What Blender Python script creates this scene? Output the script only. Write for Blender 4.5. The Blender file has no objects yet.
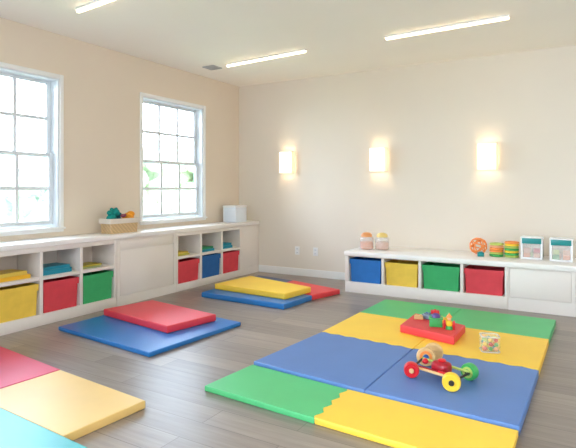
import bpy, bmesh, math, random
from mathutils import Vector, Matrix
random.seed(7)
scene = bpy.context.scene
COL = scene.collection

# ------------------------------------------------------------------ materials
def srgb(r, g, b):
    def c(v):
        v /= 255.0
        return v / 12.92 if v <= 0.04045 else ((v + 0.055) / 1.055) ** 2.4
    return (c(r), c(g), c(b), 1.0)

def new_mat(name):
    m = bpy.data.materials.new(name)
    m.use_nodes = True
    nt = m.node_tree
    return m, nt, nt.nodes['Principled BSDF']

def mat(name, rgb, rough=0.5, var=0.05, scale=6.0, bump=0.0, bscale=80.0, spec=0.5, coat=0.0, stretch=None):
    """one colour with a soft noise variation and an optional fine bump"""
    m, nt, p = new_mat(name)
    N, L = nt.nodes, nt.links
    tc = N.new('ShaderNodeTexCoord')
    mp = N.new('ShaderNodeMapping')
    if stretch: mp.inputs['Scale'].default_value = stretch
    L.new(tc.outputs['Object'], mp.inputs['Vector'])
    nz = N.new('ShaderNodeTexNoise'); nz.inputs['Scale'].default_value = scale; nz.inputs['Detail'].default_value = 3
    L.new(mp.outputs['Vector'], nz.inputs['Vector'])
    rp = N.new('ShaderNodeValToRGB')
    c = srgb(*rgb)
    rp.color_ramp.elements[0].position = 0.3; rp.color_ramp.elements[1].position = 0.7
    rp.color_ramp.elements[0].color = tuple(v * (1 - var) for v in c[:3]) + (1,)
    rp.color_ramp.elements[1].color = tuple(min(1, v * (1 + var)) for v in c[:3]) + (1,)
    L.new(nz.outputs['Fac'], rp.inputs['Fac'])
    L.new(rp.outputs['Color'], p.inputs['Base Color'])
    p.inputs['Roughness'].default_value = rough
    p.inputs['Specular IOR Level'].default_value = spec
    p.inputs['Coat Weight'].default_value = coat
    if bump > 0:
        n2 = N.new('ShaderNodeTexNoise'); n2.inputs['Scale'].default_value = bscale; n2.inputs['Detail'].default_value = 2
        L.new(mp.outputs['Vector'], n2.inputs['Vector'])
        b = N.new('ShaderNodeBump'); b.inputs['Strength'].default_value = bump; b.inputs['Distance'].default_value = 0.01
        L.new(n2.outputs['Fac'], b.inputs['Height']); L.new(b.outputs['Normal'], p.inputs['Normal'])
    return m

def emit_mat(name, rgb, strength):
    m, nt, p = new_mat(name)
    p.inputs['Base Color'].default_value = srgb(240, 238, 230)
    p.inputs['Emission Color'].default_value = srgb(*rgb)
    p.inputs['Emission Strength'].default_value = strength
    return m

def clear_mat(name, rgb, alpha=0.35, rough=0.1):
    """thin clear plastic or pane: mostly see-through with a gloss"""
    m = bpy.data.materials.new(name); m.use_nodes = True
    nt = m.node_tree; N, L = nt.nodes, nt.links
    N.clear()
    out = N.new('ShaderNodeOutputMaterial')
    tr = N.new('ShaderNodeBsdfTransparent'); tr.inputs['Color'].default_value = (1, 1, 1, 1)
    pr = N.new('ShaderNodeBsdfPrincipled'); pr.inputs['Base Color'].default_value = srgb(*rgb); pr.inputs['Roughness'].default_value = rough
    mx = N.new('ShaderNodeMixShader'); mx.inputs['Fac'].default_value = alpha
    L.new(tr.outputs[0], mx.inputs[1]); L.new(pr.outputs[0], mx.inputs[2]); L.new(mx.outputs[0], out.inputs['Surface'])
    return m

def pane_mat(name):
    m = bpy.data.materials.new(name); m.use_nodes = True
    nt = m.node_tree; N, L = nt.nodes, nt.links
    N.clear()
    out = N.new('ShaderNodeOutputMaterial')
    tr = N.new('ShaderNodeBsdfTransparent'); tr.inputs['Color'].default_value = (0.97, 0.99, 1, 1)
    gl = N.new('ShaderNodeBsdfGlossy'); gl.inputs['Roughness'].default_value = 0.02
    fr = N.new('ShaderNodeFresnel'); fr.inputs['IOR'].default_value = 1.25
    mx = N.new('ShaderNodeMixShader')
    L.new(fr.outputs[0], mx.inputs['Fac']); L.new(tr.outputs[0], mx.inputs[1]); L.new(gl.outputs[0], mx.inputs[2])
    L.new(mx.outputs[0], out.inputs['Surface'])
    return m

def floor_mat():
    m, nt, p = new_mat('oak_vinyl_planks')
    N, L = nt.nodes, nt.links
    tc = N.new('ShaderNodeTexCoord')
    br = N.new('ShaderNodeTexBrick')
    br.offset = 0.37; br.squash = 1.0
    br.inputs['Scale'].default_value = 1.0
    br.inputs['Brick Width'].default_value = 1.25; br.inputs['Row Height'].default_value = 0.17
    br.inputs['Mortar Size'].default_value = 0.0022; br.inputs['Mortar Smooth'].default_value = 0.2
    br.inputs['Color1'].default_value = (0.0, 0, 0, 1); br.inputs['Color2'].default_value = (1, 1, 1, 1); br.inputs['Mortar'].default_value = (0.4, 0.4, 0.4, 1)
    L.new(tc.outputs['Object'], br.inputs['Vector'])
    mp = N.new('ShaderNodeMapping'); mp.inputs['Scale'].default_value = (0.9, 14.0, 1.0)
    L.new(tc.outputs['Object'], mp.inputs['Vector'])
    nz = N.new('ShaderNodeTexNoise'); nz.inputs['Scale'].default_value = 2.2; nz.inputs['Detail'].default_value = 6; nz.inputs['Roughness'].default_value = 0.65
    L.new(mp.outputs['Vector'], nz.inputs['Vector'])
    mixf = N.new('ShaderNodeMath'); mixf.operation = 'MULTIPLY_ADD'; mixf.inputs[1].default_value = 0.34
    L.new(br.outputs['Color'], mixf.inputs[0])
    sc2 = N.new('ShaderNodeMath'); sc2.operation = 'MULTIPLY'; sc2.inputs[1].default_value = 0.68
    L.new(nz.outputs['Fac'], sc2.inputs[0]); L.new(sc2.outputs[0], mixf.inputs[2])
    rp = N.new('ShaderNodeValToRGB')
    e = rp.color_ramp.elements
    e[0].position = 0.15; e[0].color = srgb(*FLOOR_DARK)
    e[1].position = 0.85; e[1].color = srgb(*FLOOR_LIGHT)
    L.new(mixf.outputs[0], rp.inputs['Fac'])
    mort = N.new('ShaderNodeMix'); mort.data_type = 'RGBA'; mort.inputs['B'].default_value = srgb(100, 90, 84)
    L.new(br.outputs['Fac'], mort.inputs['Factor']); L.new(rp.outputs['Color'], mort.inputs['A'])
    L.new(mort.outputs['Result'], p.inputs['Base Color'])
    p.inputs['Roughness'].default_value = 0.37
    p.inputs['Specular IOR Level'].default_value = 1.0
    b = N.new('ShaderNodeBump'); b.inputs['Strength'].default_value = 0.12; b.inputs['Distance'].default_value = 0.004
    L.new(nz.outputs['Fac'], b.inputs['Height']); L.new(b.outputs['Normal'], p.inputs['Normal'])
    return m

def weave_mat(name, rgb):
    m, nt, p = new_mat(name)
    N, L = nt.nodes, nt.links
    tc = N.new('ShaderNodeTexCoord')
    w1 = N.new('ShaderNodeTexWave'); w1.bands_direction = 'Z'; w1.inputs['Scale'].default_value = 22; w1.inputs['Distortion'].default_value = 1.5
    w2 = N.new('ShaderNodeTexWave'); w2.bands_direction = 'DIAGONAL'; w2.inputs['Scale'].default_value = 14; w2.inputs['Distortion'].default_value = 1.0
    for w in (w1, w2): L.new(tc.outputs['Object'], w.inputs['Vector'])
    mm = N.new('ShaderNodeMath'); mm.operation = 'MULTIPLY'
    L.new(w1.outputs['Fac'], mm.inputs[0]); L.new(w2.outputs['Fac'], mm.inputs[1])
    rp = N.new('ShaderNodeValToRGB'); c = srgb(*rgb)
    rp.color_ramp.elements[0].color = tuple(v * 0.7 for v in c[:3]) + (1,); rp.color_ramp.elements[1].color = c
    L.new(mm.outputs[0], rp.inputs['Fac']); L.new(rp.outputs['Color'], p.inputs['Base Color'])
    p.inputs['Roughness'].default_value = 0.8
    b = N.new('ShaderNodeBump'); b.inputs['Strength'].default_value = 0.5; b.inputs['Distance'].default_value = 0.006
    L.new(mm.outputs[0], b.inputs['Height']); L.new(b.outputs['Normal'], p.inputs['Normal'])
    return m

FLOOR_DARK = (104, 94, 88)
FLOOR_LIGHT = (172, 158, 147)
M = {}
M['floor'] = floor_mat()
M['wall_left'] = mat('warm_white_wall_paint', (229, 215, 197), 0.85, 0.012, 1.5, 0.05, 220)
M['wall'] = mat('off_white_wall_paint', (230, 221, 207), 0.85, 0.012, 1.5, 0.05, 220)
M['ceiling'] = mat('ceiling_paint', (250, 244, 234), 0.9, 0.01, 1.5, 0.04, 220)
M['trim'] = mat('white_trim_paint', (242, 242, 240), 0.4, 0.01)
M['sash'] = mat('white_window_vinyl', (226, 232, 236), 0.4, 0.01)
M['cab'] = mat('white_cabinet_laminate', (233, 226, 219), 0.45, 0.012, 3, 0)
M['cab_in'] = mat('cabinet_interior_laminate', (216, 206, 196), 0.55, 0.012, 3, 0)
M['top'] = mat('white_worktop_laminate', (244, 241, 238), 0.32, 0.01, 3, 0)
def vinyl(n, rgb, r=0.40, sp=0.6): return mat(n, rgb, r, 0.03, 4, 0.05, 130, spec=sp)
M['v_blue'] = vinyl('blue_vinyl', (18, 116, 192), 0.36, .8)
M['v_royal'] = vinyl('royal_blue_vinyl', (88, 128, 190), 0.48)
M['v_navy'] = vinyl('navy_vinyl', (36, 62, 120))
M['v_red'] = vinyl('red_vinyl', (230, 48, 66), 0.46, 1.0)
M['v_foamred'] = vinyl('red_foam', (228, 60, 66), 0.5)
M['v_yellow'] = vinyl('yellow_vinyl', (253, 208, 66), 0.48)
M['v_yellow_glare'] = vinyl('glare_paled_yellow_vinyl', (240, 200, 122), 0.45, 1.0)  # yellow paled in its base colour to imitate window glare
M['v_green'] = vinyl('green_vinyl', (84, 192, 120), 0.48)
M['v_teal'] = vinyl('teal_vinyl', (56, 180, 184), 0.42, 1.0)
M['v_crimson_glare'] = vinyl('glare_tinted_crimson_vinyl', (224, 56, 98), 0.47, 1.0)  # crimson with some pink window glare mixed into the base colour
def fabric(n, rgb): return mat(n, rgb, 0.75, 0.05, 12, 0.25, 260, spec=0.25)
M['f_red'] = fabric('red_bin_fabric', (220, 74, 84))
M['f_yellow'] = fabric('yellow_bin_fabric', (240, 202, 84))
M['f_green'] = fabric('green_bin_fabric', (66, 174, 108))
M['f_blue'] = fabric('blue_bin_fabric', (50, 118, 194))
M['f_navy'] = fabric('navy_bin_fabric', (48, 104, 168))
def plastic(n, rgb, r=0.3): return mat(n, rgb, r, 0.02, 8)
M['p_red'] = plastic('red_plastic', (214, 32, 40)); M['p_yellow'] = plastic('yellow_plastic', (250, 208, 60))
M['p_green'] = plastic('green_plastic', (64, 176, 92)); M['p_lime'] = plastic('lime_plastic', (186, 206, 104))
M['p_blue'] = plastic('blue_plastic', (40, 96, 180)); M['p_teal'] = plastic('teal_plastic', (14, 140, 140))
M['p_orange'] = plastic('orange_plastic', (248, 150, 74)); M['p_purple'] = plastic('purple_plastic', (96, 70, 140))
M['p_tan'] = mat('beech_wood', (226, 186, 128), 0.5, 0.08, 10, stretch=(1, 1, 6)); M['p_maroon'] = plastic('maroon_plastic', (168, 24, 40))
M['p_white'] = plastic('white_plastic', (240, 242, 244)); M['p_dark'] = plastic('dark_plastic', (36, 34, 38))
M['p_grey'] = plastic('grey_blue_plastic', (120, 140, 160)); M['p_peach'] = plastic('peach_plastic', (240, 178, 140))
M['p_cyanwhite'] = plastic('cool_white_plastic', (226, 234, 244), 0.35)
M['clear'] = clear_mat('clear_plastic', (240, 240, 238), 0.28)
M['clear_ball'] = clear_mat('clear_rattle_plastic', (238, 236, 220), 0.22)
M['p_lid'] = plastic('soft_orange_lid', (242, 166, 104)); M['p_lidy'] = plastic('soft_yellow_lid', (240, 212, 130)); M['p_clearish'] = clear_mat('milky_plastic', (236, 232, 216), .55)
M['pane'] = pane_mat('window_glass')
M['paper'] = mat('book_pages', (238, 230, 212), 0.8, 0.05, 60, stretch=(1, 1, 30))
M['wicker'] = weave_mat('tan_wicker', (232, 198, 150)); M['liner'] = mat('white_cotton', (228, 220, 208), 0.9, 0.03, 30, 0.2, 200)
M['plush_teal'] = mat('teal_plush', (16, 150, 142), 0.9, 0.1, 40, 0.4, 200); M['plush_orange'] = mat('orange_plush', (250, 166, 50), 0.9, 0.1, 40, 0.4, 200)
M['plush_purple'] = mat('plum_plush', (150, 80, 100), 0.9, 0.1, 40, 0.4, 200)
M['plush_dark'] = mat('dark_teal_plush', (40, 110, 120), 0.9, 0.1, 40, 0.4, 200)
M['b_yellow'] = mat('yellow_book_cover', (240, 184, 40), 0.45, 0.04); M['b_teal'] = mat('teal_book_cover', (20, 140, 165), 0.45, 0.04)
M['b_olive'] = mat('olive_book_cover', (186, 172, 60), 0.45, 0.04); M['b_green'] = mat('green_book_cover', (40, 150, 96), 0.45, 0.04)
M['b_sage'] = mat('sage_book_cover', (160, 170, 120), 0.45, 0.04); M['b_gold'] = mat('gold_book_cover', (226, 196, 80), 0.45, 0.04)
M['sconce_front'] = emit_mat('glowing_frosted_acrylic', (255, 240, 208), 1.3)
M['sconce_side'] = emit_mat('warm_frosted_acrylic', (255, 196, 116), 1.0)
M['tube'] = emit_mat('glowing_ceiling_diffuser', (255, 228, 186), 9.0)
M['vent'] = mat('grey_vent_metal', (176, 176, 174), 0.5, 0.03); M['vent_dark'] = mat('dark_duct', (96, 96, 96), 0.8, 0.03)
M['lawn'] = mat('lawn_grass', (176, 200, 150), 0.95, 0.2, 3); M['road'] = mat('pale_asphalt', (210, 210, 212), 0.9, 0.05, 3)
M['leaf'] = mat('washed_out_leaves', (224, 234, 212), 0.9, 0.1, 3); M['leaf2'] = mat('washed_out_grey_green_leaves', (212, 222, 216), 0.9, 0.08, 3)  # overexposed daylight is put into these near-white leaf colours
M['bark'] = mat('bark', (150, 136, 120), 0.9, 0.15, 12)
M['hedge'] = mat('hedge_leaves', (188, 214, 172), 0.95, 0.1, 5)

# ------------------------------------------------------------------ mesh helper
class MB:
    def __init__(s): s.bm = bmesh.new()
    def _xf(s, verts, mtx):
        if mtx is not None: bmesh.ops.transform(s.bm, matrix=mtx, verts=verts)
    def box(s, lo, hi, bev=0.0, seg=2, mtx=None, taper=None):
        g = bmesh.ops.create_cube(s.bm, size=1.0); vs = g['verts']
        for v in vs:
            v.co = Vector([(lo[i] + hi[i]) / 2 + v.co[i] * (hi[i] - lo[i]) for i in range(3)])
        if taper:
            cx, cy = (lo[0] + hi[0]) / 2, (lo[1] + hi[1]) / 2
            for v in vs:
                if v.co.z < (lo[2] + hi[2]) / 2:
                    v.co.x = cx + (v.co.x - cx) * taper; v.co.y = cy + (v.co.y - cy) * taper
        if bev > 0:
            es = list({e for v in vs for e in v.link_edges})
            r = bmesh.ops.bevel(s.bm, geom=es, offset=bev, segments=seg, profile=0.5, affect='EDGES')
            vs = list({v for f in r['faces'] for v in f.verts} | {v for v in vs if v.is_valid})
        s._xf(vs, mtx); return s
    def prism(s, pts, z0, z1, bev=0.0, seg=3, mtx=None):
        a = [s.bm.verts.new((p[0], p[1], z0)) for p in pts]; b = [s.bm.verts.new((p[0], p[1], z1)) for p in pts]
        n = len(pts); fs = [s.bm.faces.new(a[::-1]), s.bm.faces.new(b)]
        for i in range(n): fs.append(s.bm.faces.new((a[i], a[(i + 1) % n], b[(i + 1) % n], b[i])))
        vs = a + b
        if bev > 0:
            es = [e for e in fs[1].edges]
            es += [e for e in fs[0].edges]
            r = bmesh.ops.bevel(s.bm, geom=es, offset=bev, segments=seg, profile=0.5, affect='EDGES')
            vs = list({v for f in r['faces'] for v in f.verts} | {v for v in vs if v.is_valid})
        s._xf(vs, mtx); return s
    def tube(s, pts, r, seg=10, closed=False):
        pts = [Vector(p) for p in pts]; n = len(pts); rings = []
        prev = None
        for i, p in enumerate(pts):
            if closed: t = (pts[(i + 1) % n] - pts[i - 1]).normalized()
            else: t = (pts[min(i + 1, n - 1)] - pts[max(i - 1, 0)]).normalized()
            if prev is None:
                u = t.cross(Vector((0, 0, 1)))
                if u.length < 1e-3: u = t.cross(Vector((1, 0, 0)))
            else:
                u = prev - t * prev.dot(t)
            u.normalize(); prev = u; w = t.cross(u)
            rr = r[i] if isinstance(r, (list, tuple)) else r
            rings.append([s.bm.verts.new(p + (u * math.cos(2 * math.pi * k / seg) + w * math.sin(2 * math.pi * k / seg)) * rr) for k in range(seg)])
        for i in range(n if closed else n - 1):
            A, B = rings[i], rings[(i + 1) % n]
            off = 0
            if closed and i == n - 1:
                off = min(range(seg), key=lambda o: sum((A[k].co - B[(k + o) % seg].co).length for k in range(seg)))
            for k in range(seg):
                s.bm.faces.new((A[k], A[(k + 1) % seg], B[(k + 1 + off) % seg], B[(k + off) % seg]))
        if not closed:
            s.bm.faces.new(rings[0][::-1]); s.bm.faces.new(rings[-1])
        return s
    def lathe(s, prof, seg=28, mtx=None, cap=True):
        """profile of (radius, z) turned about local z"""
        rings = []
        for (r, z) in prof:
            rings.append([s.bm.verts.new((r * math.cos(2 * math.pi * k / seg), r * math.sin(2 * math.pi * k / seg), z)) for k in range(seg)])
        for A, B in zip(rings, rings[1:]):
            for k in range(seg): s.bm.faces.new((A[k], A[(k + 1) % seg], B[(k + 1) % seg], B[k]))
        if cap:
            s.bm.faces.new(rings[0][::-1]); s.bm.faces.new(rings[-1])
        s._xf([v for R in rings for v in R], mtx); return s
    def ball(s, c, r, seg=20, mtx=None):
        if not isinstance(r, (tuple, list)): r = (r, r, r)
        g = bmesh.ops.create_uvsphere(s.bm, u_segments=seg, v_segments=max(8, seg // 2), radius=1.0)
        for v in g['verts']: v.co = Vector([c[i] + v.co[i] * r[i] for i in range(3)])
        s._xf(g['verts'], mtx); return s
    def build(s, name, m, parent=None, loc=(0, 0, 0), rotz=0.0, rot=None, smooth=True):
        bmesh.ops.recalc_face_normals(s.bm, faces=s.bm.faces)
        me = bpy.data.meshes.new(name); s.bm.to_mesh(me); s.bm.free()
        for ml in (m if isinstance(m, (list, tuple)) else [m]): me.materials.append(M[ml] if isinstance(ml, str) else ml)
        if smooth and len(me.polygons):
            me.shade_smooth(); me.set_sharp_from_angle(angle=math.radians(38))
        o = bpy.data.objects.new(name, me); COL.objects.link(o)
        o.location = loc; o.rotation_euler = rot if rot else (0, 0, rotz)
        if parent: o.parent = parent
        return o

def tag(o, label=None, cat=None, group=None, kind=None):
    if label: o['label'] = label
    if cat: o['category'] = cat
    if group: o['group'] = group
    if kind: o['kind'] = kind
    return o

def thing(name, label, cat, loc=(0, 0, 0), rotz=0.0, group=None, rot=None):
    o = bpy.data.objects.new(name, None); COL.objects.link(o)
    o.empty_display_size = 0.1
    o.location = loc; o.rotation_euler = rot if rot else (0, 0, rotz)
    return tag(o, label, cat, group)

def struct_empty(name, loc=(0, 0, 0)):
    o = bpy.data.objects.new(name, None); COL.objects.link(o); o.location = loc; o['kind'] = 'structure'; return o

def struct(name, mb, m, smooth=False):
    o = mb.build(name, m, smooth=smooth); o['kind'] = 'structure'; return o

def dup(root, loc, rotz=0.0, label=None, group=None, swap=None, rot=None, scale=None):
    """a copy of a thing with copies of its parts and sub-parts; swap = {old material: new material}"""
    def cp(o, parent):
        c = o.copy(); COL.objects.link(c); c.parent = parent
        if swap and o.type == 'MESH' and any(sl.material and sl.material.name in swap for sl in o.material_slots):
            c.data = o.data.copy()
            for i, mm in enumerate(c.data.materials):
                if mm.name in swap: c.data.materials[i] = M[swap[mm.name]]
        for ch in list(o.children): cp(ch, c)
        return c
    r = cp(root, None)
    r.location = loc; r.rotation_euler = rot if rot else (0, 0, rotz)
    if scale: r.scale = scale
    if label: r['label'] = label
    if group: r['group'] = group
    return r

# ------------------------------------------------------------------ room numbers (metres)
WX, WY, HC = -4.5, 6.20, 2.722          # left wall plane, back wall plane, ceiling height
XR, YN = 3.2, -1.6                      # right wall plane, open end of the room behind the viewer
CX, CT = -4.14, 0.736                   # front of the left cabinets, height of their worktop
BY, BT = 5.50, 0.475                    # front of the low bench, height of its top
PI = math.pi

# ------------------------------------------------------------------ shell
struct('floor', MB().box((WX - 0.15, YN, -0.1), (XR + 0.15, WY + 0.15, 0.0)), 'floor')
struct('ceiling', MB().box((WX - 0.15, YN, HC), (XR + 0.15, WY + 0.15, HC + 0.12)), 'ceiling')
struct('wall_back', MB().box((WX - 0.15, WY, 0), (XR + 0.15, WY + 0.15, HC)), 'wall')
struct('wall_right', MB().box((XR, YN, 0), (XR + 0.15, WY, HC)), 'wall')
WZ0, WZ1 = 0.82, 2.285
WINS = [(2.105, 3.20), (4.285, 5.38)]
wl = MB()
ys = [YN, WINS[0][0], WINS[0][1], WINS[1][0], WINS[1][1], WY]
for i in (0, 2, 4): wl.box((WX - 0.15, ys[i], 0), (WX, ys[i + 1], HC))
for a, b in WINS:
    wl.box((WX - 0.15, a, 0), (WX, b, WZ0)); wl.box((WX - 0.15, a, WZ1), (WX, b, HC))
struct('wall_left', wl, 'wall_left')
struct('baseboard_back', MB().box((CX + 0.002, WY - 0.016, 0.0), (-2.47, WY - 0.0005, 0.10), 0.004), 'trim')
struct('baseboard_right', MB().box((XR - 0.016, YN, 0.0), (XR - 0.0005, WY - 0.02, 0.10), 0.004), 'trim')

def window(idx, y0, y1):
    root = struct_empty('window_%d' % idx, (WX, y0, WZ0))
    w, h = y1 - y0, WZ1 - WZ0
    # local: x out of the wall into the room, y along the wall, z up
    c = MB(); t = 0.040
    c.box((0.0005, -t, -t), (0.018, 0.0, h + t), 0.004); c.box((0.0005, w, -t), (0.018, w + t, h + t), 0.004)
    c.box((0.0005, 0, h), (0.018, w, h + t), 0.004); c.box((0.0005, 0, -t), (0.018, w, 0), 0.004)
    c.build('casing', 'trim', root)
    MB().box((-0.10, -t - 0.01, -0.012), (0.035, w + t + 0.01, 0.006), 0.004).build('sill', 'trim', root)
    j = MB(); k = 0.018
    j.box((-0.145, 0, 0.006), (-0.001, k, h)); j.box((-0.145, w - k, 0.006), (-0.001, w, h)); j.box((-0.145, k, h - k), (-0.001, w - k, h)); j.box((-0.145, k, 0.006), (-0.105, w - k, 0.03))
    j.build('jamb', 'sash', root)
    mid = h * 0.485
    def sash(name, x, z0, z1):
        s = MB(); f = 0.042; a, b = k + 0.002, w - k - 0.002
        s.box((x - 0.016, a, z0), (x + 0.016, a + f, z1), 0.003); s.box((x - 0.016, b - f, z0), (x + 0.016, b, z1), 0.003)
        s.box((x - 0.016, a + f, z0), (x + 0.016, b - f, z0 + f), 0.003); s.box((x - 0.016, a + f, z1 - f * 0.8), (x + 0.016, b - f, z1), 0.003)
        m_ = s.build(name, 'sash', root)
        g = MB(); ia, ib = a + f, b - f; mw = 0.016
        for q in (1, 2):
            yy = ia + (ib - ia) * q / 3; g.box((x - 0.012, yy - mw, z0 + f), (x + 0.012, yy + mw, z1 - f * 0.8))
        zz = (z0 + f + z1 - f * 0.8) / 2
        for q in range(3):
            ya = ia + (ib - ia) * q / 3 + (mw if q else 0); yb = ia + (ib - ia) * (q + 1) / 3 - (mw if q < 2 else 0)
            g.box((x - 0.012, ya, zz - mw), (x + 0.012, yb, zz + mw))
        g.build('muntin_grid', 'sash', m_)
        MB().box((x - 0.002, ia, z0 + f), (x + 0.002, ib, z1 - f * 0.8)).build('pane', 'pane', m_)
    sash('upper_sash', -0.118, mid - 0.02, h - k - 0.001)
    sash('lower_sash', -0.083, 0.031, mid + 0.02)
window(1, *WINS[0]); window(2, *WINS[1])

# ------------------------------------------------------------------ cabinets (local x along the front, -y out of the front, z up)
def cubby_unit(name, label, loc, rotz, cols, depth, height, base, shelf, grp, end=0.03, rail=0.045):
    """cols: list of (x0, x1) openings in local x; the solid between them is divider"""
    t = thing(name, label, 'storage unit', loc, rotz, grp)
    x0, x1 = cols[0][0] - end, cols[-1][1] + 0.03
    MB().box((x0, 0, 0), (x1, depth - 0.002, base), 0.003).build('plinth', 'cab', t)
    for a, b in ((x0, cols[0][0]), (cols[-1][1], x1)):
        MB().box((a, 0, base), (b, depth - 0.002, height), 0.002).build('side_panel', 'cab', t)
    for (a, b), (c, d) in zip(cols, cols[1:]):
        MB().box((b, 0.0, base), (c, depth - 0.0205, height - rail - 0.0003), 0.002).build('divider', 'cab', t)
    MB().box((cols[0][0], depth - 0.02, base), (cols[-1][1], depth - 0.002, height)).build('back_panel', 'cab_in', t)
    MB().box((cols[0][0], 0.0, height - rail), (cols[-1][1], depth - 0.02, height), 0.0015).build('top_rail', 'cab', t)
    if shelf:
        for a, b in cols:
            MB().box((a + 0.0005, 0.002, shelf - 0.03), (b - 0.0005, depth - 0.0205, shelf), 0.002).build('shelf', 'cab', t)
    return t

def panel_cabinet(name, label, loc, rotz, x0, x1, depth, height, doors, drawers=(), grp=None):
    t = thing(name, label, 'cabinet', loc, rotz, grp)
    MB().box((x0, 0.012, 0), (x1, depth - 0.002, height), 0.002).build('carcass', 'cab', t)
    fr = MB(); xs0, xs1 = min([d[0] for d in list(doors) + list(drawers)]), max([d[1] for d in list(doors) + list(drawers)])
    zs0, zs1 = min([d[2] for d in list(doors) + list(drawers)]), max([d[3] for d in list(doors) + list(drawers)])
    fr.box((x0, 0, 0), (x1, 0.0118, zs0)); fr.box((x0, 0, zs1), (x1, 0.0118, height))
    fr.box((x0, 0, zs0), (xs0, 0.0118, zs1)); fr.box((xs1, 0, zs0), (x1, 0.0118, zs1))
    fr.build('face_frame', 'cab', t, smooth=False)
    g = 0.004
    for nm, ls in (('door', doors), ('drawer', drawers)):
        for (a, b, z0, z1) in ls:
            MB().box((a + g, 0.001, z0 + g), (b - g, 0.0115, z1 - g), 0.0025).build(nm, 'cab', t)
    return t

LZ = CT - 0.045                         # carcass height on the left
dL = CX - WX                            # depth on the left
RL = PI / 2                             # local x runs along +Y, front faces +X
cubby_unit('cubby_shelf', 'long run of white cubbies under the nearer window, holding yellow, red and green bins', (CX, 0, 0), RL,
           [(1.93, 2.345), (2.375, 2.756), (2.787, 3.165), (3.197, 3.570)], dL, LZ, 0.10, 0.428, 'white cubby units on the left wall')
panel_cabinet('drawer_cabinet', 'plain white cabinet front between the two left cubby units, below the wicker basket', (CX, 0, 0), RL,
              3.603, 4.467, dL, LZ, [(3.64, 4.43, 0.10, 0.565)], [(3.64, 4.43, 0.575, 0.672)])
cubby_unit('cubby_shelf', 'white cubbies near the room corner holding two red bins around a navy bin', (CX, 0, 0), RL,
           [(4.50, 4.895), (4.93, 5.315), (5.35, 5.728)], dL, LZ, 0.085, 0.405, 'white cubby units on the left wall')
panel_cabinet('end_cabinet', 'narrow plain white cabinet filling the corner end of the left worktop', (CX, 0, 0), RL,
              5.761, 6.195, dL, LZ, [(5.79, 6.17, 0.10, 0.672)])
tag(MB().box((WX + 0.002, 1.89, LZ + 0.001), (CX + 0.012, WY - 0.002, CT), 0.006).build('worktop', 'top'),
    'long white worktop over the left wall cabinets beneath the windows', 'worktop')

BZ = BT - 0.05; dB = WY - BY
cubby_unit('cubby_bench', 'low white four-cubby bench on the back wall, holding blue, yellow, green and red bins', (0, BY, 0), 0,
           [(-2.42, -2.02), (-1.99, -1.60), (-1.57, -1.16), (-1.13, -0.73)], dB, BZ, 0.122, None, None, 0.045, 0.006)
panel_cabinet('low_cabinet', 'low white cabinet with one flat door right of the red bin', (0, BY, 0), 0, -0.698, -0.115, dB, BZ,
              [(-0.685, -0.145, 0.125, 0.415)])
panel_cabinet('low_cabinet', 'low white cabinet at the right edge, beyond the single flat door', (0, BY, 0), 0, -0.113, 0.62, dB, BZ,
              [(-0.085, 0.59, 0.125, 0.415)])
tag(MB().box((-2.475, BY - 0.012, BZ + 0.001), (0.63, WY - 0.002, BT), 0.006).build('bench_top', 'top'),
    'long white top over the low bench along the back wall', 'worktop')

# ------------------------------------------------------------------ fabric bins
def make_bin(w, d, h, m, label, loc, rotz, grp):
    t = thing('storage_bin', label, 'storage bin', loc, rotz, grp)
    b = MB(); tp = 0.955
    bm = b.bm
    def ring(z, k, ins):
        return [bm.verts.new((sx * (w / 2 * k - ins), d / 2 + sy * (d / 2 * k - ins), z)) for sx, sy in ((-1, -1), (1, -1), (1, 1), (-1, 1))]
    rs = [ring(0.0, tp, 0), ring(h, 1.0, 0), ring(h, 1.0, 0.008), ring(0.01, tp, 0.008)]
    for A, B in zip(rs, rs[1:]):
        for k in range(4): bm.faces.new((A[k], A[(k + 1) % 4], B[(k + 1) % 4], B[k]))
    bm.faces.new(rs[0][::-1]); bm.faces.new(rs[-1])
    b.build('bin_body', m, t)
    r = MB(); z0, z1 = h * 0.80, h + 0.004; o = 0.008; bm = r.bm
    kk = tp + (1 - tp) * 0.8
    def ring2(z, k, ins): return [bm.verts.new((sx * (w / 2 * k - ins), d / 2 + sy * (d / 2 * k - ins), z)) for sx, sy in ((-1, -1), (1, -1), (1, 1), (-1, 1))]
    rs = [ring2(z0, kk, -0.0012), ring2(z0, kk, -o), ring2(z1, 1.0, -o), ring2(z1, 1.0, -0.0012)]
    for A, B in zip(rs, rs[1:] + rs[:1]):
        for k in range(4): bm.faces.new((A[k], A[(k + 1) % 4], B[(k + 1) % 4], B[k]))
    r.build('rim_band', m, t)
    return t
GL = 'fabric bins in the left wall cubbies'
for (a, b), m, lab, zb, hh in [
    ((2.375, 2.756), 'f_yellow', 'yellow fabric bin in the lower cubby at the left edge, under the yellow books', 0.10, 0.267),
    ((2.787, 3.165), 'f_red', 'red fabric bin in the lower cubby between the yellow and green bins on the left', 0.10, 0.267),
    ((3.197, 3.570), 'f_green', 'green fabric bin in the lower cubby next to the plain left cabinet', 0.10, 0.267),
    ((4.50, 4.895), 'f_red', 'red fabric bin left of the navy bin, under the window cubbies', 0.085, 0.254),
    ((4.93, 5.315), 'f_navy', 'navy fabric bin between the two red bins near the corner', 0.085, 0.270),
    ((5.35, 5.728), 'f_red', 'red fabric bin right of the navy bin, nearest the room corner', 0.085, 0.264)]:
    make_bin(b - a - 0.028, 0.31, hh, m, lab, (CX - 0.010, (a + b) / 2 - 0.004, zb + 0.001), RL, GL)
GB = 'fabric bins in the low bench'
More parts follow.
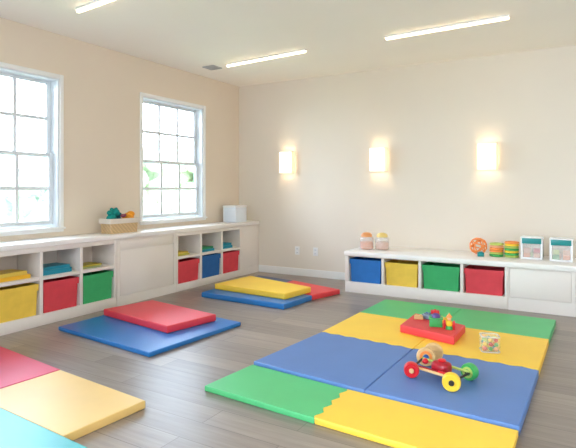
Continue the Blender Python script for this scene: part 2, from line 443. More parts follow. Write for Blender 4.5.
for (a, b), m, lab, hh in [
    ((-2.42, -2.02), 'f_blue', 'blue fabric bin in the leftmost cubby of the low bench', 0.260),
    ((-1.99, -1.60), 'f_yellow', 'yellow fabric bin in the low bench between the blue and green bins', 0.250),
    ((-1.57, -1.16), 'f_green', 'green fabric bin in the low bench between the yellow and red bins', 0.254),
    ((-1.13, -0.73), 'f_red', 'red fabric bin in the low bench beside the flat door', 0.250)]:
    make_bin(b - a - 0.034, 0.40, hh, m, lab, ((a + b) / 2 - 0.002, BY + 0.018, 0.1232), 0, GB)

# ------------------------------------------------------------------ books lying in the upper cubbies (local x along the shelf)
def book(m, w, d, h, label, y, z, off=0.04, rz=0.0, grp='books lying in the left upper cubbies', xin=0.0):
    t = thing('book', label, 'book', (CX - off, y, z + 0.0008), RL + rz, grp)
    c = MB(); k = min(0.004, h * 0.16)
    c.box((-w / 2, 0, 0), (w / 2, d, k)); c.box((-w / 2, 0, h - k), (w / 2, d, h)); c.box((-w / 2, 0, k), (-w / 2 + k, d, h - k))
    c.box((-w / 2 + k, 0, k), (w / 2, k, h - k))
    c.build('cover', m, t, smooth=False)
    MB().box((-w / 2 + k, k + 0.001, k), (w / 2 - 0.004, d - 0.004, h - k)).build('pages', 'paper', t, smooth=False)
    return t
SA, SB = 0.428, 0.405
book('b_yellow', 0.30, 0.22, 0.034, 'thick yellow book under another yellow book in the nearest upper cubby', 2.545, SA)
book('b_gold', 0.27, 0.21, 0.030, 'yellow book on top of the stack in the nearest upper cubby', 2.535, SA + 0.0355, 0.045, 0.05)
book('b_teal', 0.29, 0.22, 0.042, 'teal book under another teal book in the second upper cubby', 2.960, SA)
book('b_teal', 0.27, 0.21, 0.026, 'teal book topping the stack above the left red bin', 2.955, SA + 0.0435, 0.05, -0.04)
book('b_sage', 0.22, 0.20, 0.014, 'thin sage book lying below another above the green bin', 3.330, SA)
book('b_olive', 0.24, 0.19, 0.016, 'thin olive book topping the pair above the green bin', 3.345, SA + 0.0155, 0.055, 0.06)
book('b_olive', 0.22, 0.20, 0.022, 'olive book under a gold book above the red bin left of the navy bin', 4.635, SB)
book('b_gold', 0.20, 0.19, 0.018, 'gold book on an olive book above the red bin left of the navy bin', 4.635, SB + 0.0235, 0.05, 0.05)
book('b_teal', 0.27, 0.21, 0.030, 'teal book under a green book above the navy bin', 5.085, SB)
book('b_green', 0.24, 0.20, 0.026, 'green book on a teal book above the navy bin', 5.095, SB + 0.0315, 0.05, 0.05)
book('b_teal', 0.24, 0.21, 0.036, 'teal book under another in the upper cubby closest to the corner', 5.490, SB)
book('b_teal', 0.22, 0.20, 0.030, 'teal book topping the pair in the upper cubby closest to the corner', 5.485, SB + 0.0375, 0.05, -0.05)

# ------------------------------------------------------------------ basket with soft toys on the left worktop
bk = thing('wicker_basket', 'tan wicker basket with white liner and soft toys on the left worktop', 'basket', (-4.31, 3.785, CT + 0.001))
b = MB(); hw, hd, hb = 0.088, 0.192, 0.150
bm = b.bm
def rr(z, k, ins): return [bm.verts.new((sx * (hw * k - ins), sy * (hd * k - ins), z)) for sx, sy in ((-1, -1), (1, -1), (1, 1), (-1, 1))]
rs = [rr(0, .93, 0), rr(hb, 1, 0), rr(hb, 1, .012), rr(0.012, .93, .012)]
for A, B in zip(rs, rs[1:]):
    for k in range(4): bm.faces.new((A[k], A[(k + 1) % 4], B[(k + 1) % 4], B[k]))
bm.faces.new(rs[0][::-1]); bm.faces.new(rs[-1])
bmesh.ops.bevel(bm, geom=[e for e in bm.edges if abs(e.verts[0].co.z - e.verts[1].co.z) > 0.1], offset=0.02, segments=3, profile=.5, affect='EDGES')
b.build('basket_body', 'wicker', bk)
lb = MB()
for lo, hi in [((-hw - .004, -hd - .004, .102), (hw + .004, -hd + .004, .154)), ((-hw - .004, hd - .004, .102), (hw + .004, hd + .004, .154)),
               ((-hw - .004, -hd + .004, .102), (-hw + .004, hd - .004, .154)), ((hw - .004, -hd + .004, .102), (hw + .004, hd - .004, .154))]:
    lb.box(lo, hi, 0.003)
lb.build('liner', 'liner', bk)
def soft(name, m, label, loc, balls, grp='soft toys in the wicker basket'):
    t = thing(name, label, 'soft toy', loc, 0, grp)
    for nm, c, r in balls:
        MB().ball(c, r).build(nm, m, t)
    return t
bz = CT + 0.012
soft('soft_toy', 'plush_teal', 'round teal soft toy with a raised head at the left of the basket', (-4.31, 3.680, bz + .035),
     [('soft_body', (0, 0, .09), (.05, .062, .072)), ('soft_head', (.01, .035, .17), (.045, .05, .045)), ('ear', (0, .0, .20), (.018, .02, .022)), ('ear', (0, .06, .20), (.018, .02, .022)), ('foot', (.02, -.042, .168), (.028, .03, .028))])
soft('soft_toy', 'plush_dark', 'small dark teal soft toy between the teal and orange toys', (-4.325, 3.782, bz + .055),
     [('soft_body', (0, 0, .075), (.030, .028, .040)), ('soft_head', (.02, -.004, .125), (.026, .024, .024))])
soft('soft_toy', 'plush_orange', 'orange soft toy lying at the right of the basket', (-4.30, 3.895, bz + .04),
     [('soft_body', (0, 0, .085), (.065, .066, .064)), ('soft_head', (.005, .03, .14), (.04, .045, .034)), ('foot', (.02, -.03, .13), (.03, .035, .028))])
soft('soft_toy', 'plush_purple', 'plum soft toy low in the front middle of the basket', (-4.255, 3.785, bz + .125),
     [('soft_body', (0, 0, .045), (.020, .032, .020)), ('soft_head', (0, .026, .052), (.014, .014, .013))])

# white lidded box near the corner
wb = thing('storage_box', 'plain white lidded box on the left worktop near the room corner', 'box', (-4.30, 5.83, CT + 0.001))
MB().box((-.11, -.135, 0), (.11, .135, .205), .012, 3).build('box_body', 'p_cyanwhite', wb)
MB().box((-.114, -.139, .2055), (.114, .139, .232), .008, 3).build('lid', 'p_white', wb)

# ------------------------------------------------------------------ things on the low bench
def jar(label, loc, fill, lidm, s=1.0):
    t = thing('snack_jar', label, 'jar', loc, 0, 'small clear jars on the low bench')
    MB().lathe([(.070, 0), (.082, .012), (.084, .12), (.076, .145), (.060, .155), (.058, .155), (.074, .143), (.081, .12), (.079, .014), (.068, .004)], 28, cap=False).build('jar_body', 'clear', t)
    MB().lathe([(.0, .006), (.066, .006), (.076, .016), (.077, .075), (.06, .092), (.03, .086), (.0, .095)], 24, cap=False).build('filling', fill, t)
    MB().lathe([(.0, .150), (.066, .150), (.068, .158), (.064, .178), (.045, .196), (.015, .203), (.0, .203)], 28, cap=False).build('lid', lidm, t)
    return t
jar('clear jar with orange lid and orange filling, left of the pair on the low bench', (-2.315, 5.80, BT + .001), 'p_orange', 'p_lid')
jar('clear jar with yellow lid and peach filling, right of the pair on the low bench', (-2.135, 5.84, BT + .001), 'p_peach', 'p_lidy')

# lattice ball, teal block, rings
lat = MB(); tmp = bmesh.new(); bmesh.ops.create_icosphere(tmp, subdivisions=1, radius=0.088)
bmesh.ops.subdivide_edges(tmp, edges=tmp.edges[:], cuts=0)
for e in tmp.edges:
    a, c = e.verts[0].co, e.verts[1].co
    mid = ((a + c) / 2).normalized() * 0.088
    lat.tube([a, mid, c], 0.0075, 8)
tmp.free()
tag(lat.build('lattice_ball', 'p_orange', loc=(-1.058, 5.93, BT + .097), rot=(.3, .2, .5)),
    'openwork orange plastic ball at the left end of the bright toys on the bench', 'toy ball')
tag(MB().box((-.032, -.03, 0), (.032, .03, .042), .004).box((-.018, -.018, .042), (.018, .018, .05), .003).build('toy_block', 'p_teal', loc=(-1.01, 5.80, BT + .001), rotz=.3),
    'small teal toy block in front of the openwork orange ball', 'toy block')
def ring_mb(R, r):
    return MB().tube([(R * math.cos(2 * PI * k / 28), R * math.sin(2 * PI * k / 28), 0) for k in range(28)], r, 10, True)
RG = 'plastic rings heaped on the low bench'
first = None
for i, (m, x, y, z, rot, lab) in enumerate([
    ('p_green', -.865, 5.90, .012, (0, 0, 0), 'green ring lying flat beside the orange ball, lowest of its pile'),
    ('p_lime', -.863, 5.90, .036, (0, 0, 0), 'lime ring lying just above the lowest green ring'),
    ('p_orange', -.865, 5.895, .060, (0, 0, 0), 'orange ring third up in the pile by the orange ball'),
    ('p_orange', -.863, 5.895, .084, (.0, .0, 0), 'orange ring fourth up in the pile by the orange ball'),
    ('p_peach', -.865, 5.90, .108, (0, 0, 0), 'peach ring just under the top lime ring by the orange ball'),
    ('p_lime', -.863, 5.90, .132, (0, 0, 0), 'lime ring topping the pile by the orange ball'),
    ('p_lime', -.712, 5.90, .012, (0, 0, 0), 'lime ring lowest in the pile by the clear boxes'),
    ('p_green', -.714, 5.895, .036, (0, 0, 0), 'green ring second up in the pile by the clear boxes'),
    ('p_yellow', -.715, 5.90, .060, (0, 0, 0), 'yellow ring third up in the pile by the clear boxes'),
    ('p_green', -.714, 5.895, .084, (0, 0, 0), 'green ring fourth up in the pile by the clear boxes'),
    ('p_lime', -.715, 5.90, .108, (0, 0, 0), 'lime ring third from the top in the pile by the clear boxes'),
    ('p_yellow', -.712, 5.90, .132, (0, 0, 0), 'yellow ring just under the orange top ring by the clear boxes'),
    ('p_orange', -.712, 5.90, .156, (0, 0, 0), 'orange ring topping the taller pile by the clear boxes')]):
    if first is None:
        first = tag(ring_mb(0.062, 0.0115).build('toy_ring', m, loc=(x, y, BT + z + .0005), rot=rot), lab, 'toy ring', RG)
    else:
        dup(first, (x, y, BT + z + .0005), 0, lab, RG, {M['p_green'].name: m}, rot)

def clear_box(label, x, y, side, rz=0.0):
    t = thing('clear_box', label, 'storage box', (x, y, BT + .001), rz, 'clear toy boxes with teal labels on the low bench')
    w, d, h = .205, .20, .228
    MB().box((-w / 2, 0, 0), (w / 2, d, .012), .003).build('base', 'p_white', t)
    s = MB()
    s.box((-w / 2, .002, .012), (-w / 2 + .003, d - .002, h - .02)); s.box((w / 2 - .003, .002, .012), (w / 2, d - .002, h - .02))
    s.box((-w / 2 + .003, d - .005, .012), (w / 2 - .003, d - .002, h - .02)); s.box((-w / 2 + .003, .002, .012), (w / 2 - .003, .005, h - .02))
    s.build('clear_walls', 'clear', t)
    f = MB(); q = .020
    f.box((-w / 2, -.006, 0), (-w / 2 + q, .0015, h - .02), .002); f.box((w / 2 - q, -.006, 0), (w / 2, .0015, h - .02), .002)
    f.box((-w / 2 + q, -.006, 0), (w / 2 - q, .0015, .018), .002)
    f.build('front_frame', 'p_white', t)
    MB().box((-w / 2 + q * .6, -.010, h - .068), (w / 2 - q * .6, -.0065, h - .012), .002).build('label_band', 'p_teal', t)
    MB().box((-w / 2 - .003, -.006, h - .0195), (w / 2 + .003, d + .003, h), .006).build('lid', 'p_white', t)
    return t
clear_box('clear box with teal label band, beside the heaped rings on the bench', -.515, 5.82, 1)
clear_box('clear box with teal label band, the one farther from the heaped rings', -.245, 5.78, 1)
BLK = None
ln = {'p_peach': 'peach', 'p_red': 'red', 'p_lime': 'lime', 'p_orange': 'orange', 'p_green': 'green', 'p_white': 'white'}
for bi, (bx, by, nm) in enumerate([(-.515, 5.82, 'clear box beside the rings'), (-.245, 5.78, 'clear box farther from the rings')]):
    lay = [('p_orange', -.048, .05, 0), ('p_peach', .045, .05, 0), ('p_lime', .0, .14, 0), ('p_peach', -.047, .055, .05), ('p_red', .046, .055, .05), ('p_green', .05, .14, .0)]
    if bi: lay = [('p_green', -.048, .05, 0), ('p_orange', .045, .05, 0), ('p_peach', .0, .14, 0), ('p_lime', -.047, .055, .05), ('p_peach', .046, .055, .05), ('p_red', .05, .14, .0)]
    where = ['front left below', 'front right below', 'rear middle', 'front left on top', 'front right on top', 'rear right']
    for k, (m, dx, dy, dz) in enumerate(lay):
        if k == 5: dx, dy = .064, .145
        if k == 2: dx = -.03; dy = .145
        lab = '%s toy block, %s inside the %s' % (ln[m], where[k], nm)
        loc = (bx + dx, by + dy, BT + .0145 + dz)
        if BLK is None:
            BLK = tag(MB().box((-.03, -.026, 0), (.03, .026, .046), .004).build('toy_block', m, loc=loc), lab, 'toy block', 'toy blocks inside the clear boxes'); bm0 = M[m].name
        else:
            dup(BLK, loc, 0, lab, 'toy blocks inside the clear boxes', {bm0: m})

# ------------------------------------------------------------------ wall sconces, outlets
def sconce(label, x):
    t = thing('wall_sconce', label, 'wall light', (x, WY - .001, 1.57), 0, 'glowing wall sconces on the back wall')
    w, h, d = .098, .142, .095
    MB().box((-w + .01, -.014, -h - .01), (w - .01, 0, h + .01), .003).build('back_plate', 'trim', t)
    MB().box((-w, -d, -h), (w, -d + .005, h), .002).build('front_diffuser', 'sconce_front', t)
    for s in (-1, 1):
        MB().box((s * w - .0025 - s * .0025, -d + .0055, -h), (s * w + .0025 - s * .0025, -.0145, h)).build('side_diffuser', 'sconce_side', t)
    for z in (-h - .006, h):
        f = MB(); f.box((-w - .003, -d - .003, z), (w + .003, -d + .006, z + .006)); f.box((-w - .003, -d + .006, z), (-w + .006, -.0145, z + .006)); f.box((w - .006, -d + .006, z), (w + .003, -.0145, z + .006))
        f.build('rim_frame', 'trim', t)
    ld = bpy.data.lights.new('sconce_bulb', 'POINT'); ld.energy = SCONCE_W; ld.color = (1.0, .72, .44); ld.shadow_soft_size = .03
    lo = bpy.data.objects.new('sconce_bulb', ld); COL.objects.link(lo); lo.location = (0, -.055, 0); lo.parent = t
    return t
SCONCE_W = 2.8
sconce('lit white box sconce nearest the room corner', -3.64)
sconce('lit white box sconce in the middle of three', -2.30)
sconce('lit white box sconce farthest from the room corner, above the toys and rings', -1.00)

def outlet(label, x):
    t = thing('wall_outlet', label, 'wall outlet', (x, WY - .0008, .345), 0, 'white outlets low on the back wall')
    MB().box((-.037, -.006, -.058), (.037, 0, .058), .003).build('cover_plate', 'trim', t)
    for z in (-.024, .024):
        s = MB().box((-.017, -.0085, z - .016), (.017, -.0062, z + .016), .003).build('socket', 'p_white', t)
        MB().box((-.009, -.0092, z - .007), (-.006, -.0086, z + .006)).box((.006, -.0092, z - .007), (.009, -.0092 + .0006, z + .006)).build('slot', 'p_dark', s)
outlet('white wall outlet above the mats, the one nearer the corner', -3.50)
outlet('white wall outlet above the mats, the one nearer the low bench', -3.215)

# ------------------------------------------------------------------ ceiling lights and vent
def bar(label, x, y, rz):
    t = thing('ceiling_light', label, 'ceiling light', (x, y, HC - .0005), rz, 'slim linear lights on the ceiling')
    MB().box((-.58, -.022, -.018), (.58, .022, 0), .003).build('housing', 'trim', t)
    MB().box((-.572, -.016, -.034), (.572, .016, -.0185), .005, 3).build('diffuser', 'tube', t)
bar('slim lit ceiling bar beside the ceiling vent', -3.235, 4.95, -.09)
bar('slim lit ceiling bar farthest to the right, in line with the one by the vent', -1.18, 4.87, -.05)
bar('slim lit ceiling bar cut by the top edge above the left windows', -3.15, 2.765, -.10)
vt = thing('ceiling_vent', 'small grey slatted vent in the ceiling near the left wall', 'vent', (-4.06, 5.03, HC - .0005)); vt.scale = (.62, .62, 1)
MB().box((-.125, -.125, -.004), (.125, .125, 0)).build('backing', 'vent_dark', vt)
f = MB()
for lo, hi in [((-.14, -.14, -.012), (.14, -.115, 0)), ((-.14, .115, -.012), (.14, .14, 0)), ((-.14, -.115, -.012), (-.115, .115, 0)), ((.115, -.115, -.012), (.14, .115, 0))]: f.box(lo, hi)
f.build('vent_frame', 'vent', vt)
s = MB()
for k in range(7): s.box((-.114, -.10 + k * .031, -.010), (.114, -.088 + k * .031, -.005))
s.build('slat_grille', 'vent', vt)

# ------------------------------------------------------------------ floor mats
def wavy(a, b, amp, n):
    """points from a towards b (a included, b not) swinging to either side like an interlocking edge"""
    ax, ay = a; bx, by = b; L = math.hypot(bx - ax, by - ay); nx, ny = -(by - ay) / L, (bx - ax) / L
    out = []; K = n * 8
    for k in range(K):
        t = k / K; o = amp * math.sin(2 * PI * n * t)
        out.append((ax + (bx - ax) * t + nx * o, ay + (by - ay) * t + ny * o))
    return out
def mat_tile(name, label, pts, z0, z1, m, bev=.008, grp=None, cat='floor mat', shrink=.0022):
    cx = sum(p[0] for p in pts) / len(pts); cy = sum(p[1] for p in pts) / len(pts)
    ar = sum(pts[i - 1][0] * pts[i][1] - pts[i][0] * pts[i - 1][1] for i in range(len(pts)))
    if ar < 0: pts = pts[::-1]
    q = []; n = len(pts)
    for i, p in enumerate(pts):
        a, b = pts[i - 1], pts[(i + 1) % n]
        e1_, e2_ = Vector((p[0] - a[0], p[1] - a[1])).normalized(), Vector((b[0] - p[0], b[1] - p[1])).normalized()
        nn = Vector((-e1_.y - e2_.y, e1_.x + e2_.x)).normalized()
        q.append((p[0] + nn.x * shrink - cx, p[1] + nn.y * shrink - cy))
    o = MB().prism(q, 0, z1 - z0, bev).build(name, m, loc=(cx, cy, z0))
    for f in o.data.polygons:
        if len(f.vertices) > 4 or abs(f.normal.z) > .999: f.use_smooth = False
    return tag(o, label, cat, grp)
T = .052
A0, A1, A2 = (-1.931, 2.824), (-1.110, 2.745), (-.291, 2.705)     # front edge of the blue row
B0, B1, B2 = (-1.860, 3.684), (-1.095, 3.632), (-.277, 3.610)     # blue / yellow seam
C0, C1, C2 = (-1.848, 4.460), (-1.080, 4.415), (-.268, 4.392)     # yellow / green seam
D0, D1, D2 = (-1.835, 5.118), (-1.060, 5.092), (-.254, 5.070)
F0, F1, F2 = (-1.969, 2.366), (-1.207, 2.315), (-.295, 2.262)     # front edge of the near row
G1 = (-1.222, 2.780)
TG = 'tiles of the big play mat'
bw0, bw1 = wavy(B0, B1, .016, 6), wavy(B1, B2, .016, 6)
mat_tile('play_mat_tile', 'royal blue play mat tile without toys, behind the front green tile', [A0, A1, B1] + bw0[1:][::-1] + [B0], .0005, T, 'v_royal', .007, TG)
mat_tile('play_mat_tile', 'royal blue play mat tile carrying the wheeled toy', [A1, A2, B2] + bw1[1:][::-1] + [B1], .0005, T, 'v_royal', .007, TG)
mat_tile('play_mat_tile', 'yellow play mat tile between the blue tile without toys and a green tile', bw0 + [B1, C1, C0], .0005, T, 'v_yellow', .005, TG)
mat_tile('play_mat_tile', 'yellow play mat tile under the clear rattle, beside the red foam block', bw1 + [B2, C2, C1], .0005, T, 'v_yellow', .005, TG)
cw = wavy(C1, C2, .006, 5)
mat_tile('play_mat_tile', 'green play mat tile in the far row, nearer the corner mats', [C0, C1, D1, D0], .0005, T, 'v_green', .005, TG)
mat_tile('play_mat_tile', 'green play mat tile in the far row, in front of the flat cabinet door', [C1, C2, D2, D1], .0005, T, 'v_green', .005, TG)
sw = wavy(F1, G1, .020, 4)
e0, e1, e2 = (A0[0] - .003, A0[1] - .006), (G1[0], A1[1] + (A0[1] - A1[1]) * .16 - .006), (A2[0] - .004, A2[1] - .006)
sw = wavy(F1, e1, .016, 4)
mat_tile('play_mat_tile', 'thinner green play mat tile in the front row', [F0] + sw + [e1, e0], 0.0005, .034, 'v_green', .005, TG)
mat_tile('play_mat_tile', 'thinner yellow play mat tile in the front row', [F1, F2, e2, e1] + sw[1:][::-1], .0005, .034, 'v_yellow', .005, TG)

# mats near the left cabinets
mat_tile('floor_mat', 'large flat blue mat beside the left cabinets, under a red mat', [(-3.880, 2.75), (-2.697, 2.633), (-2.631, 3.655), (-3.875, 3.80)], .0005, .036, 'v_blue', .009)
mat_tile('floor_mat', 'thick red mat lying on the large blue mat', [(-3.850, 3.195), (-2.926, 3.052), (-2.835, 3.565), (-3.745, 3.705)], .037, .098, 'v_red', .009)
CG = 'mats laid together in the corner'
mat_tile('floor_mat', 'blue mat beneath the yellow mat in the corner', [(-3.705, 4.40), (-2.610, 4.353), (-2.572, 4.875), (-3.72, 4.955)], .0005, .058, 'v_blue', .010, CG)
mat_tile('floor_mat', 'red mat beside the yellow mat in the corner', [(-3.235, 4.925), (-2.569, 4.878), (-2.452, 5.330), (-3.20, 5.560)], .0005, .058, 'v_foamred', .010, CG)
mat_tile('floor_mat', 'navy mat mostly hidden behind the yellow mat in the corner', [(-3.80, 4.965), (-3.240, 4.927), (-3.205, 5.560), (-3.790, 5.665)], .0005, .056, 'v_navy', .010, CG)
mat_tile('floor_mat', 'thick yellow mat lying on the corner mats', [(-3.679, 4.600), (-2.699, 4.522), (-2.645, 4.990), (-3.640, 5.260)], .059, .122, 'v_yellow', .010)
# mats at the near left
NG = 'mats laid together at the near left'
mat_tile('floor_mat', 'yellow mat paled with painted glare in the near left group', [(-2.120, 1.526), (-2.091, 2.015), (-2.915, 2.082), (-2.945, 1.572)], .0005, .046, 'v_yellow_glare', .006, NG, shrink=.0006)
mat_tile('floor_mat', 'crimson mat in the near left group, beside the glare-paled yellow mat', [(-2.945, 1.572), (-2.915, 2.082), (-3.734, 2.168), (-3.765, 1.62)], .0005, .048, 'v_crimson_glare', .006, NG, shrink=.0006)
mat_tile('floor_mat', 'teal mat at the bottom left corner, in front of the glare-paled yellow mat', [(-1.955, .98), (-1.925, 1.514), (-2.945, 1.571), (-2.975, 1.05)], .0005, .050, 'v_teal', .006, NG, shrink=.0006)

# ------------------------------------------------------------------ red foam block with small toys
RT = .115
mat_tile('foam_block', 'red foam slab on the yellow play mat tiles, carrying small toys', [(-1.308, 3.985), (-.856, 3.852), (-.852, 4.236), (-1.316, 4.428)], T + .0008, RT, 'v_foamred', .009, cat='foam block')
SG = 'small toys on the red foam slab'
RZ = RT + .0008
def brick(label, m, loc, rz, s=(.03, .022, .028), studs=(2, 1)):
    s = tuple(v * 1.3 for v in s)
    t = thing('toy_brick', label, 'toy brick', loc, rz, SG)
    MB().box((-s[0], -s[1], 0), (s[0], s[1], s[2]), .003).build('brick_body', m, t)
    for i in range(studs[0]):
        x = (i - (studs[0] - 1) / 2) * s[0]
        MB().lathe([(.009, s[2]), (.009, s[2] + .007), (.007, s[2] + .009)], 12, Matrix.Translation((x, 0, 0))).build('stud', m, t)
    return t
# green cart with a purple dome
gc = thing('toy_cart', 'green toy box with a purple dome, in the middle of the red foam slab', 'toy', (-1.048, 4.084, RZ), .25, SG); gc.scale = (1.3, 1.3, 1.25)
MB().box((-.038, -.03, 0), (.038, .03, .046), .005).build('cart_body', 'p_green', gc)
MB().box((-.042, -.034, .0465), (.042, .034, .056), .004).build('top_plate', 'p_green', gc)
MB().lathe([(.0, .0565), (.026, .0565), (.024, .070), (.014, .080), (.0, .083)], 20, cap=False).build('dome', 'p_purple', gc)
# peg figure
pf = thing('peg_figure', 'small toy figure with orange pointed hat and red sides on the foam slab', 'toy figure', (-0.936, 4.048, RZ), .2, SG); pf.scale = (1.2, 1.2, 1.15)
MB().lathe([(.024, 0), (.024, .012), (.017, .018), (.017, .022)], 20).build('base', 'p_green', pf)
MB().lathe([(.016, .0225), (.022, .035), (.020, .052), (.012, .058)], 20).build('peg_body', 'p_yellow', pf)
for s_ in (-1, 1):
    MB().box((s_ * .029 - .007, -.012, .0), (s_ * .029 + .007, .012, .058), .004).build('side_panel', 'p_red', pf)
MB().ball((0, 0, .070), .0135, 16).build('figure_head', 'p_peach', pf)
MB().lathe([(.019, .080), (.016, .088), (.004, .102), (.001, .110)], 20).build('hat', 'p_orange', pf)
brick('tan toy brick at the left end of the loose bricks on the foam slab', 'p_tan', (-1.230, 4.236, RZ), .3, (.028, .02, .022))
brick('grey-blue toy brick between the tan and teal bricks on the foam slab', 'p_grey', (-1.169, 4.276, RZ), -.2, (.03, .02, .03))
brick('blue toy brick behind the grey-blue brick on the foam slab', 'p_blue', (-1.169, 4.337, RZ), .5, (.03, .02, .026))
brick('teal toy brick below the red brick on the foam slab', 'p_teal', (-1.098, 4.261, RZ), .15, (.03, .022, .034))
brick('red toy brick topping the teal brick on the foam slab', 'p_red', (-1.101, 4.264, RZ + .0034 + .034 * 1.3 + .0075), .3, (.026, .02, .02), (1, 1))
brick('yellow toy brick right of the teal brick, behind the green box', 'p_yellow', (-1.017, 4.226, RZ), -.3, (.036, .02, .03))

# ------------------------------------------------------------------ clear rattle with coloured beads
rt = thing('bead_rattle', 'clear rounded rattle full of coloured beads on the yellow tile', 'toy', (-.610, 3.848, T + .001), .35); rt.scale = (1.18, 1.18, 1.08)
MB().box((-.056, -.05, .004), (.056, .05, .104), .030, 5).build('clear_shell', 'clear_ball', rt)
for z in (0.0, .096):
    fr = MB(); fr.tube([(x_, y_, z + .006) for x_, y_ in [(.034 + .016 * math.cos(a) if q in (0, 3) else -.034 + .016 * math.cos(a), .028 + .016 * math.sin(a) if q in (0, 1) else -.028 + .016 * math.sin(a)) for q in range(4) for a in [q * PI / 2 + k * PI / 8 for k in range(5)]]], .006, 8, True) if False else None
    pts = []
    for q, (sx, sy) in enumerate([(1, 1), (-1, 1), (-1, -1), (1, -1)]):
        for k in range(5):
            a = q * PI / 2 + k * PI / 8
            pts.append((sx * .030 + .020 * math.cos(a), sy * .026 + .020 * math.sin(a), z + .006))
    fr.tube(pts, .0058, 8, True); fr.build('rim_ring', 'p_clearish', rt)
cols = ['p_red', 'p_lime', 'p_orange', 'p_green', 'p_yellow', 'p_teal', 'p_peach']
n = 0
for iz in range(3):
    for iy in range(3):
        for ix in range(3):
            x_, y_, z_ = (ix - 1) * .030, (iy - 1) * .026, .024 + iz * .028
            if iy == 1 and ix == 1: continue
            MB().ball((x_ + random.uniform(-.003, .003), y_ + random.uniform(-.003, .003), z_), .0125, 12).build('bead', cols[(n * 3 + iz) % 7], rt); n += 1

# ------------------------------------------------------------------ wheeled toy
CZ = T + .001
def wheel(parent, name, c, r, w, rz, m, hub, ringm=None, label=None):
    """a wheel turning about local x, at c"""
    mt = Matrix.Translation(c) @ Matrix.Rotation(rz, 4, 'Z') @ Matrix.Rotation(PI / 2, 4, 'X')
    o = MB().lathe([(r * .32, -w * .42), (r * .62, -w * .42), (r * .70, -w / 2), (r * .92, -w / 2), (r, -w * .3), (r, w * .3), (r * .92, w / 2), (r * .70, w / 2), (r * .62, w * .42), (r * .32, w * .42)], 32, mt).build(name, m, parent)
    if label: o['label'] = label
    MB().lathe([(r * .30, -w * .60), (r * .30, w * .60), (r * .2, w * .64)], 20, mt).build('hub', hub, o)
    if ringm:
        MB().lathe([(r * .66, w * .43), (r * .66, w * .56), (r * .40, w * .56), (r * .40, w * .43)], 28, mt, cap=False).build('hub_ring', ringm, o)
    return o
ct = thing('wheeled_toy', 'wooden toy racer with red, yellow, green and beige wheels on the blue tile', 'toy car', (-.789, 3.120, CZ), 0)
def L(x, y, z): return (x + .78, y - 3.09, z)
wr = wheel(ct, 'wheel', L(-.926, 3.040, .047), .046, .052, .30, 'p_red', 'p_tan', label='red wheel')
wheel(ct, 'wheel', L(-.667, 2.945, .052), .052, .044, .22, 'p_yellow', 'p_dark', label='yellow wheel')
wheel(ct, 'wheel', L(-.612, 3.175, .050), .050, .050, -.35, 'p_green', 'p_dark', 'p_lime', label='green wheel')
wheel(ct, 'wheel', L(-.905, 3.285, .060), .060, .030, .25, 'p_tan', 'p_blue', 'p_orange', label='beige wheel with an orange ring and blue hub')
wheel(ct, 'spare_wheel', L(-.885, 3.395, .062), .062, .028, .25, 'p_tan', 'p_tan', label='plain beige wheel')
MB().tube([L(-.936, 3.045, .046), L(-.915, 3.275, .056), L(-.880, 3.40, .056)], .0075, 10).build('axle', 'p_dark', ct)
MB().tube([L(-.667, 2.945, .050), L(-.595, 3.20, .050)], .0075, 10).build('axle', 'p_dark', ct)
MB().tube([L(-.935, 3.085, .052), L(-.665, 2.995, .055)], .0080, 10).build('side_rod', 'p_tan', ct)
MB().tube([L(-.930, 3.115, .050), L(-.655, 3.030, .050)], .0080, 10).build('side_rod', 'p_maroon', ct)
MB().tube([L(-.912, 3.240, .060), L(-.605, 3.140, .058)], .0080, 10).build('side_rod', 'p_lime', ct)
en = MB().box((-.058, -.042, .018), (.054, .044, .100), .026, 4, Matrix.Translation(L(-.765, 3.125, 0)) @ Matrix.Rotation(-.32, 4, 'Z')).build('engine_body', 'p_maroon', ct)
MB().lathe([(.024, .0), (.025, .006), (.018, .012), (.008, .014)], 20, Matrix.Translation(L(-.765, 3.13, .1005))).build('cap', 'p_red', en)
MB().box((-.07, -.008, .034), (.02, .008, .050), .004, 2, Matrix.Translation(L(-.70, 3.02, .02)) @ Matrix.Rotation(-.32, 4, 'Z')).build('bumper', 'p_red', ct)
MB().ball(L(-.872, 3.150, .075), (.020, .020, .018), 14).build('knob', 'p_red', ct)

# ------------------------------------------------------------------ outdoors beyond the windows
struct('lawn', MB().box((-40, -10, -.45), (WX - .4, 45, -.35)), 'lawn')
struct('road', MB().box((-11.5, -10, -.349), (-8.6, 45, -.33)), 'road')
def tree(label, x, y, h, r, m, seed):
    rnd = random.Random(seed)
    t = thing('leafy_tree', label, 'tree', (x, y, -.35), 0, 'trees outside the windows')
    MB().tube([(0, 0, 0), (.05, .02, h * .3), (0, .05, h * .55)], [.16, .12, .07], 10).build('trunk', 'bark', t)
    c = MB()
    for k in range(46):
        a, b_ = rnd.uniform(0, 2 * PI), math.acos(rnd.uniform(-1, 1)); q = r * rnd.uniform(.35, .85)
        p = (q * math.sin(b_) * math.cos(a), q * math.sin(b_) * math.sin(a), h * .62 + q * .95 * math.cos(b_))
        e = rnd.uniform(.18, .36) * r
        c.ball(p, (e, e * rnd.uniform(.8, 1.2), e * rnd.uniform(.7, 1.0)), 12)
    for v in c.bm.verts:
        v.co += Vector((rnd.uniform(-1, 1), rnd.uniform(-1, 1), rnd.uniform(-1, 1))) * .05
    c.build('crown', m, t, smooth=False)
tree('washed-out green tree outside the window near the corner', -15.5, 14.0, 3.2, 1.7, 'leaf', 1)
tree('washed-out green tree at the right of the window near the corner', -16.5, 19.0, 3.4, 1.8, 'leaf', 2)
tree('washed-out grey-green tree outside the nearer window', -15.5, 9.9, 2.1, 1.05, 'leaf2', 3)
tree('low washed-out grey-green tree at the left of the nearer window', -20.0, 10.2, 2.0, 1.1, 'leaf2', 4)
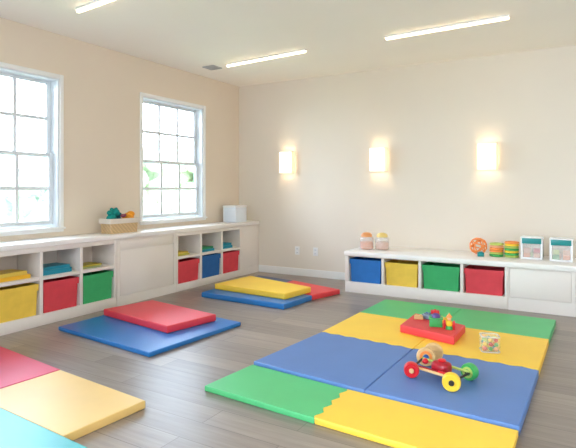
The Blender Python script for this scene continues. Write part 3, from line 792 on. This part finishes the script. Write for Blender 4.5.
hg = MB(); rnd = random.Random(9)
for k in range(60):
    hg.ball((rnd.uniform(-.35, .35), -6 + k * .2 + rnd.uniform(-.1, .1), rnd.uniform(.25, .95)), (rnd.uniform(.3, .45), rnd.uniform(.3, .45), rnd.uniform(.3, .5)), 10)
tag(hg.build('garden_hedge', 'hedge', loc=(-12.2, 14.0, -.34)), 'low clipped green hedge outside the window near the corner', 'hedge')

# ------------------------------------------------------------------ light
w = bpy.data.worlds.new('daylight'); scene.world = w; w.use_nodes = True
nt = w.node_tree; bg = nt.nodes['Background']
tc = nt.nodes.new('ShaderNodeTexCoord'); sep = nt.nodes.new('ShaderNodeSeparateXYZ'); rp = nt.nodes.new('ShaderNodeValToRGB')
nt.links.new(tc.outputs['Generated'], sep.inputs[0]); nt.links.new(sep.outputs['Z'], rp.inputs['Fac'])
rp.color_ramp.elements[0].position = 0.0; rp.color_ramp.elements[0].color = (.77, .87, 1.0, 1)
rp.color_ramp.elements[1].position = 0.6; rp.color_ramp.elements[1].color = (.66, .81, 1.0, 1)
# brighter on the side of the windows, boosted to add glare on floor and mats
mr = nt.nodes.new('ShaderNodeMapRange'); mr.inputs['From Min'].default_value = -0.55; mr.inputs['From Max'].default_value = -0.2; mr.inputs['To Min'].default_value = 9.0; mr.inputs['To Max'].default_value = 1.0
nt.links.new(sep.outputs['X'], mr.inputs['Value'])
vm = nt.nodes.new('ShaderNodeVectorMath'); vm.operation = 'SCALE'
nt.links.new(rp.outputs['Color'], vm.inputs[0]); nt.links.new(mr.outputs['Result'], vm.inputs['Scale'])
nt.links.new(vm.outputs['Vector'], bg.inputs['Color'])
sl = bpy.data.lights.new('sun', 'SUN'); sl.energy = 4.0; sl.angle = math.radians(3); sl.color = (1, .97, .92)
so = bpy.data.objects.new('sun', sl); COL.objects.link(so); so.rotation_euler = (0, math.radians(48), 0); so.location = (8, 5, 10)
bg.inputs['Strength'].default_value = 2.0

def area(name, loc, rot, sx, sy, e, col, portal=False):
    ld = bpy.data.lights.new(name, 'AREA'); ld.shape = 'RECTANGLE'; ld.size = sx; ld.size_y = sy; ld.energy = e; ld.color = col
    if portal: ld.cycles.is_portal = True
    o = bpy.data.objects.new(name, ld); COL.objects.link(o); o.location = loc; o.rotation_euler = rot; return o
for i, (a, b) in enumerate(WINS):
    area('window_portal', (WX - .2, (a + b) / 2, (WZ0 + WZ1) / 2), (0, -PI / 2, 0), WZ1 - WZ0 + .1, b - a + .1, 1, (1, 1, 1), True)
area('room_end_portal', ((WX + XR) / 2, YN - .05, HC / 2), (PI / 2, 0, 0), XR - WX + .4, HC + .3, 1, (1, 1, 1), True)

# ------------------------------------------------------------------ camera
cd = bpy.data.cameras.new('camera'); cam = bpy.data.objects.new('camera', cd); COL.objects.link(cam)
cd.sensor_width = 36.0; cd.sensor_fit = 'HORIZONTAL'; cd.lens = 36.0 * 512.0 / 576.0
cd.shift_y = -35.0 / 576.0
cam.location = (0, 0, 1.2); cam.rotation_euler = (PI / 2, 0, math.radians(30.5))
cd.clip_start = .05; cd.clip_end = 200
scene.camera = cam
scene.view_settings.view_transform = 'Standard'
scene.view_settings.look = 'None'
scene.view_settings.exposure = 0.0
scene.cycles.max_bounces = 10; scene.cycles.diffuse_bounces = 6; scene.cycles.transparent_max_bounces = 16
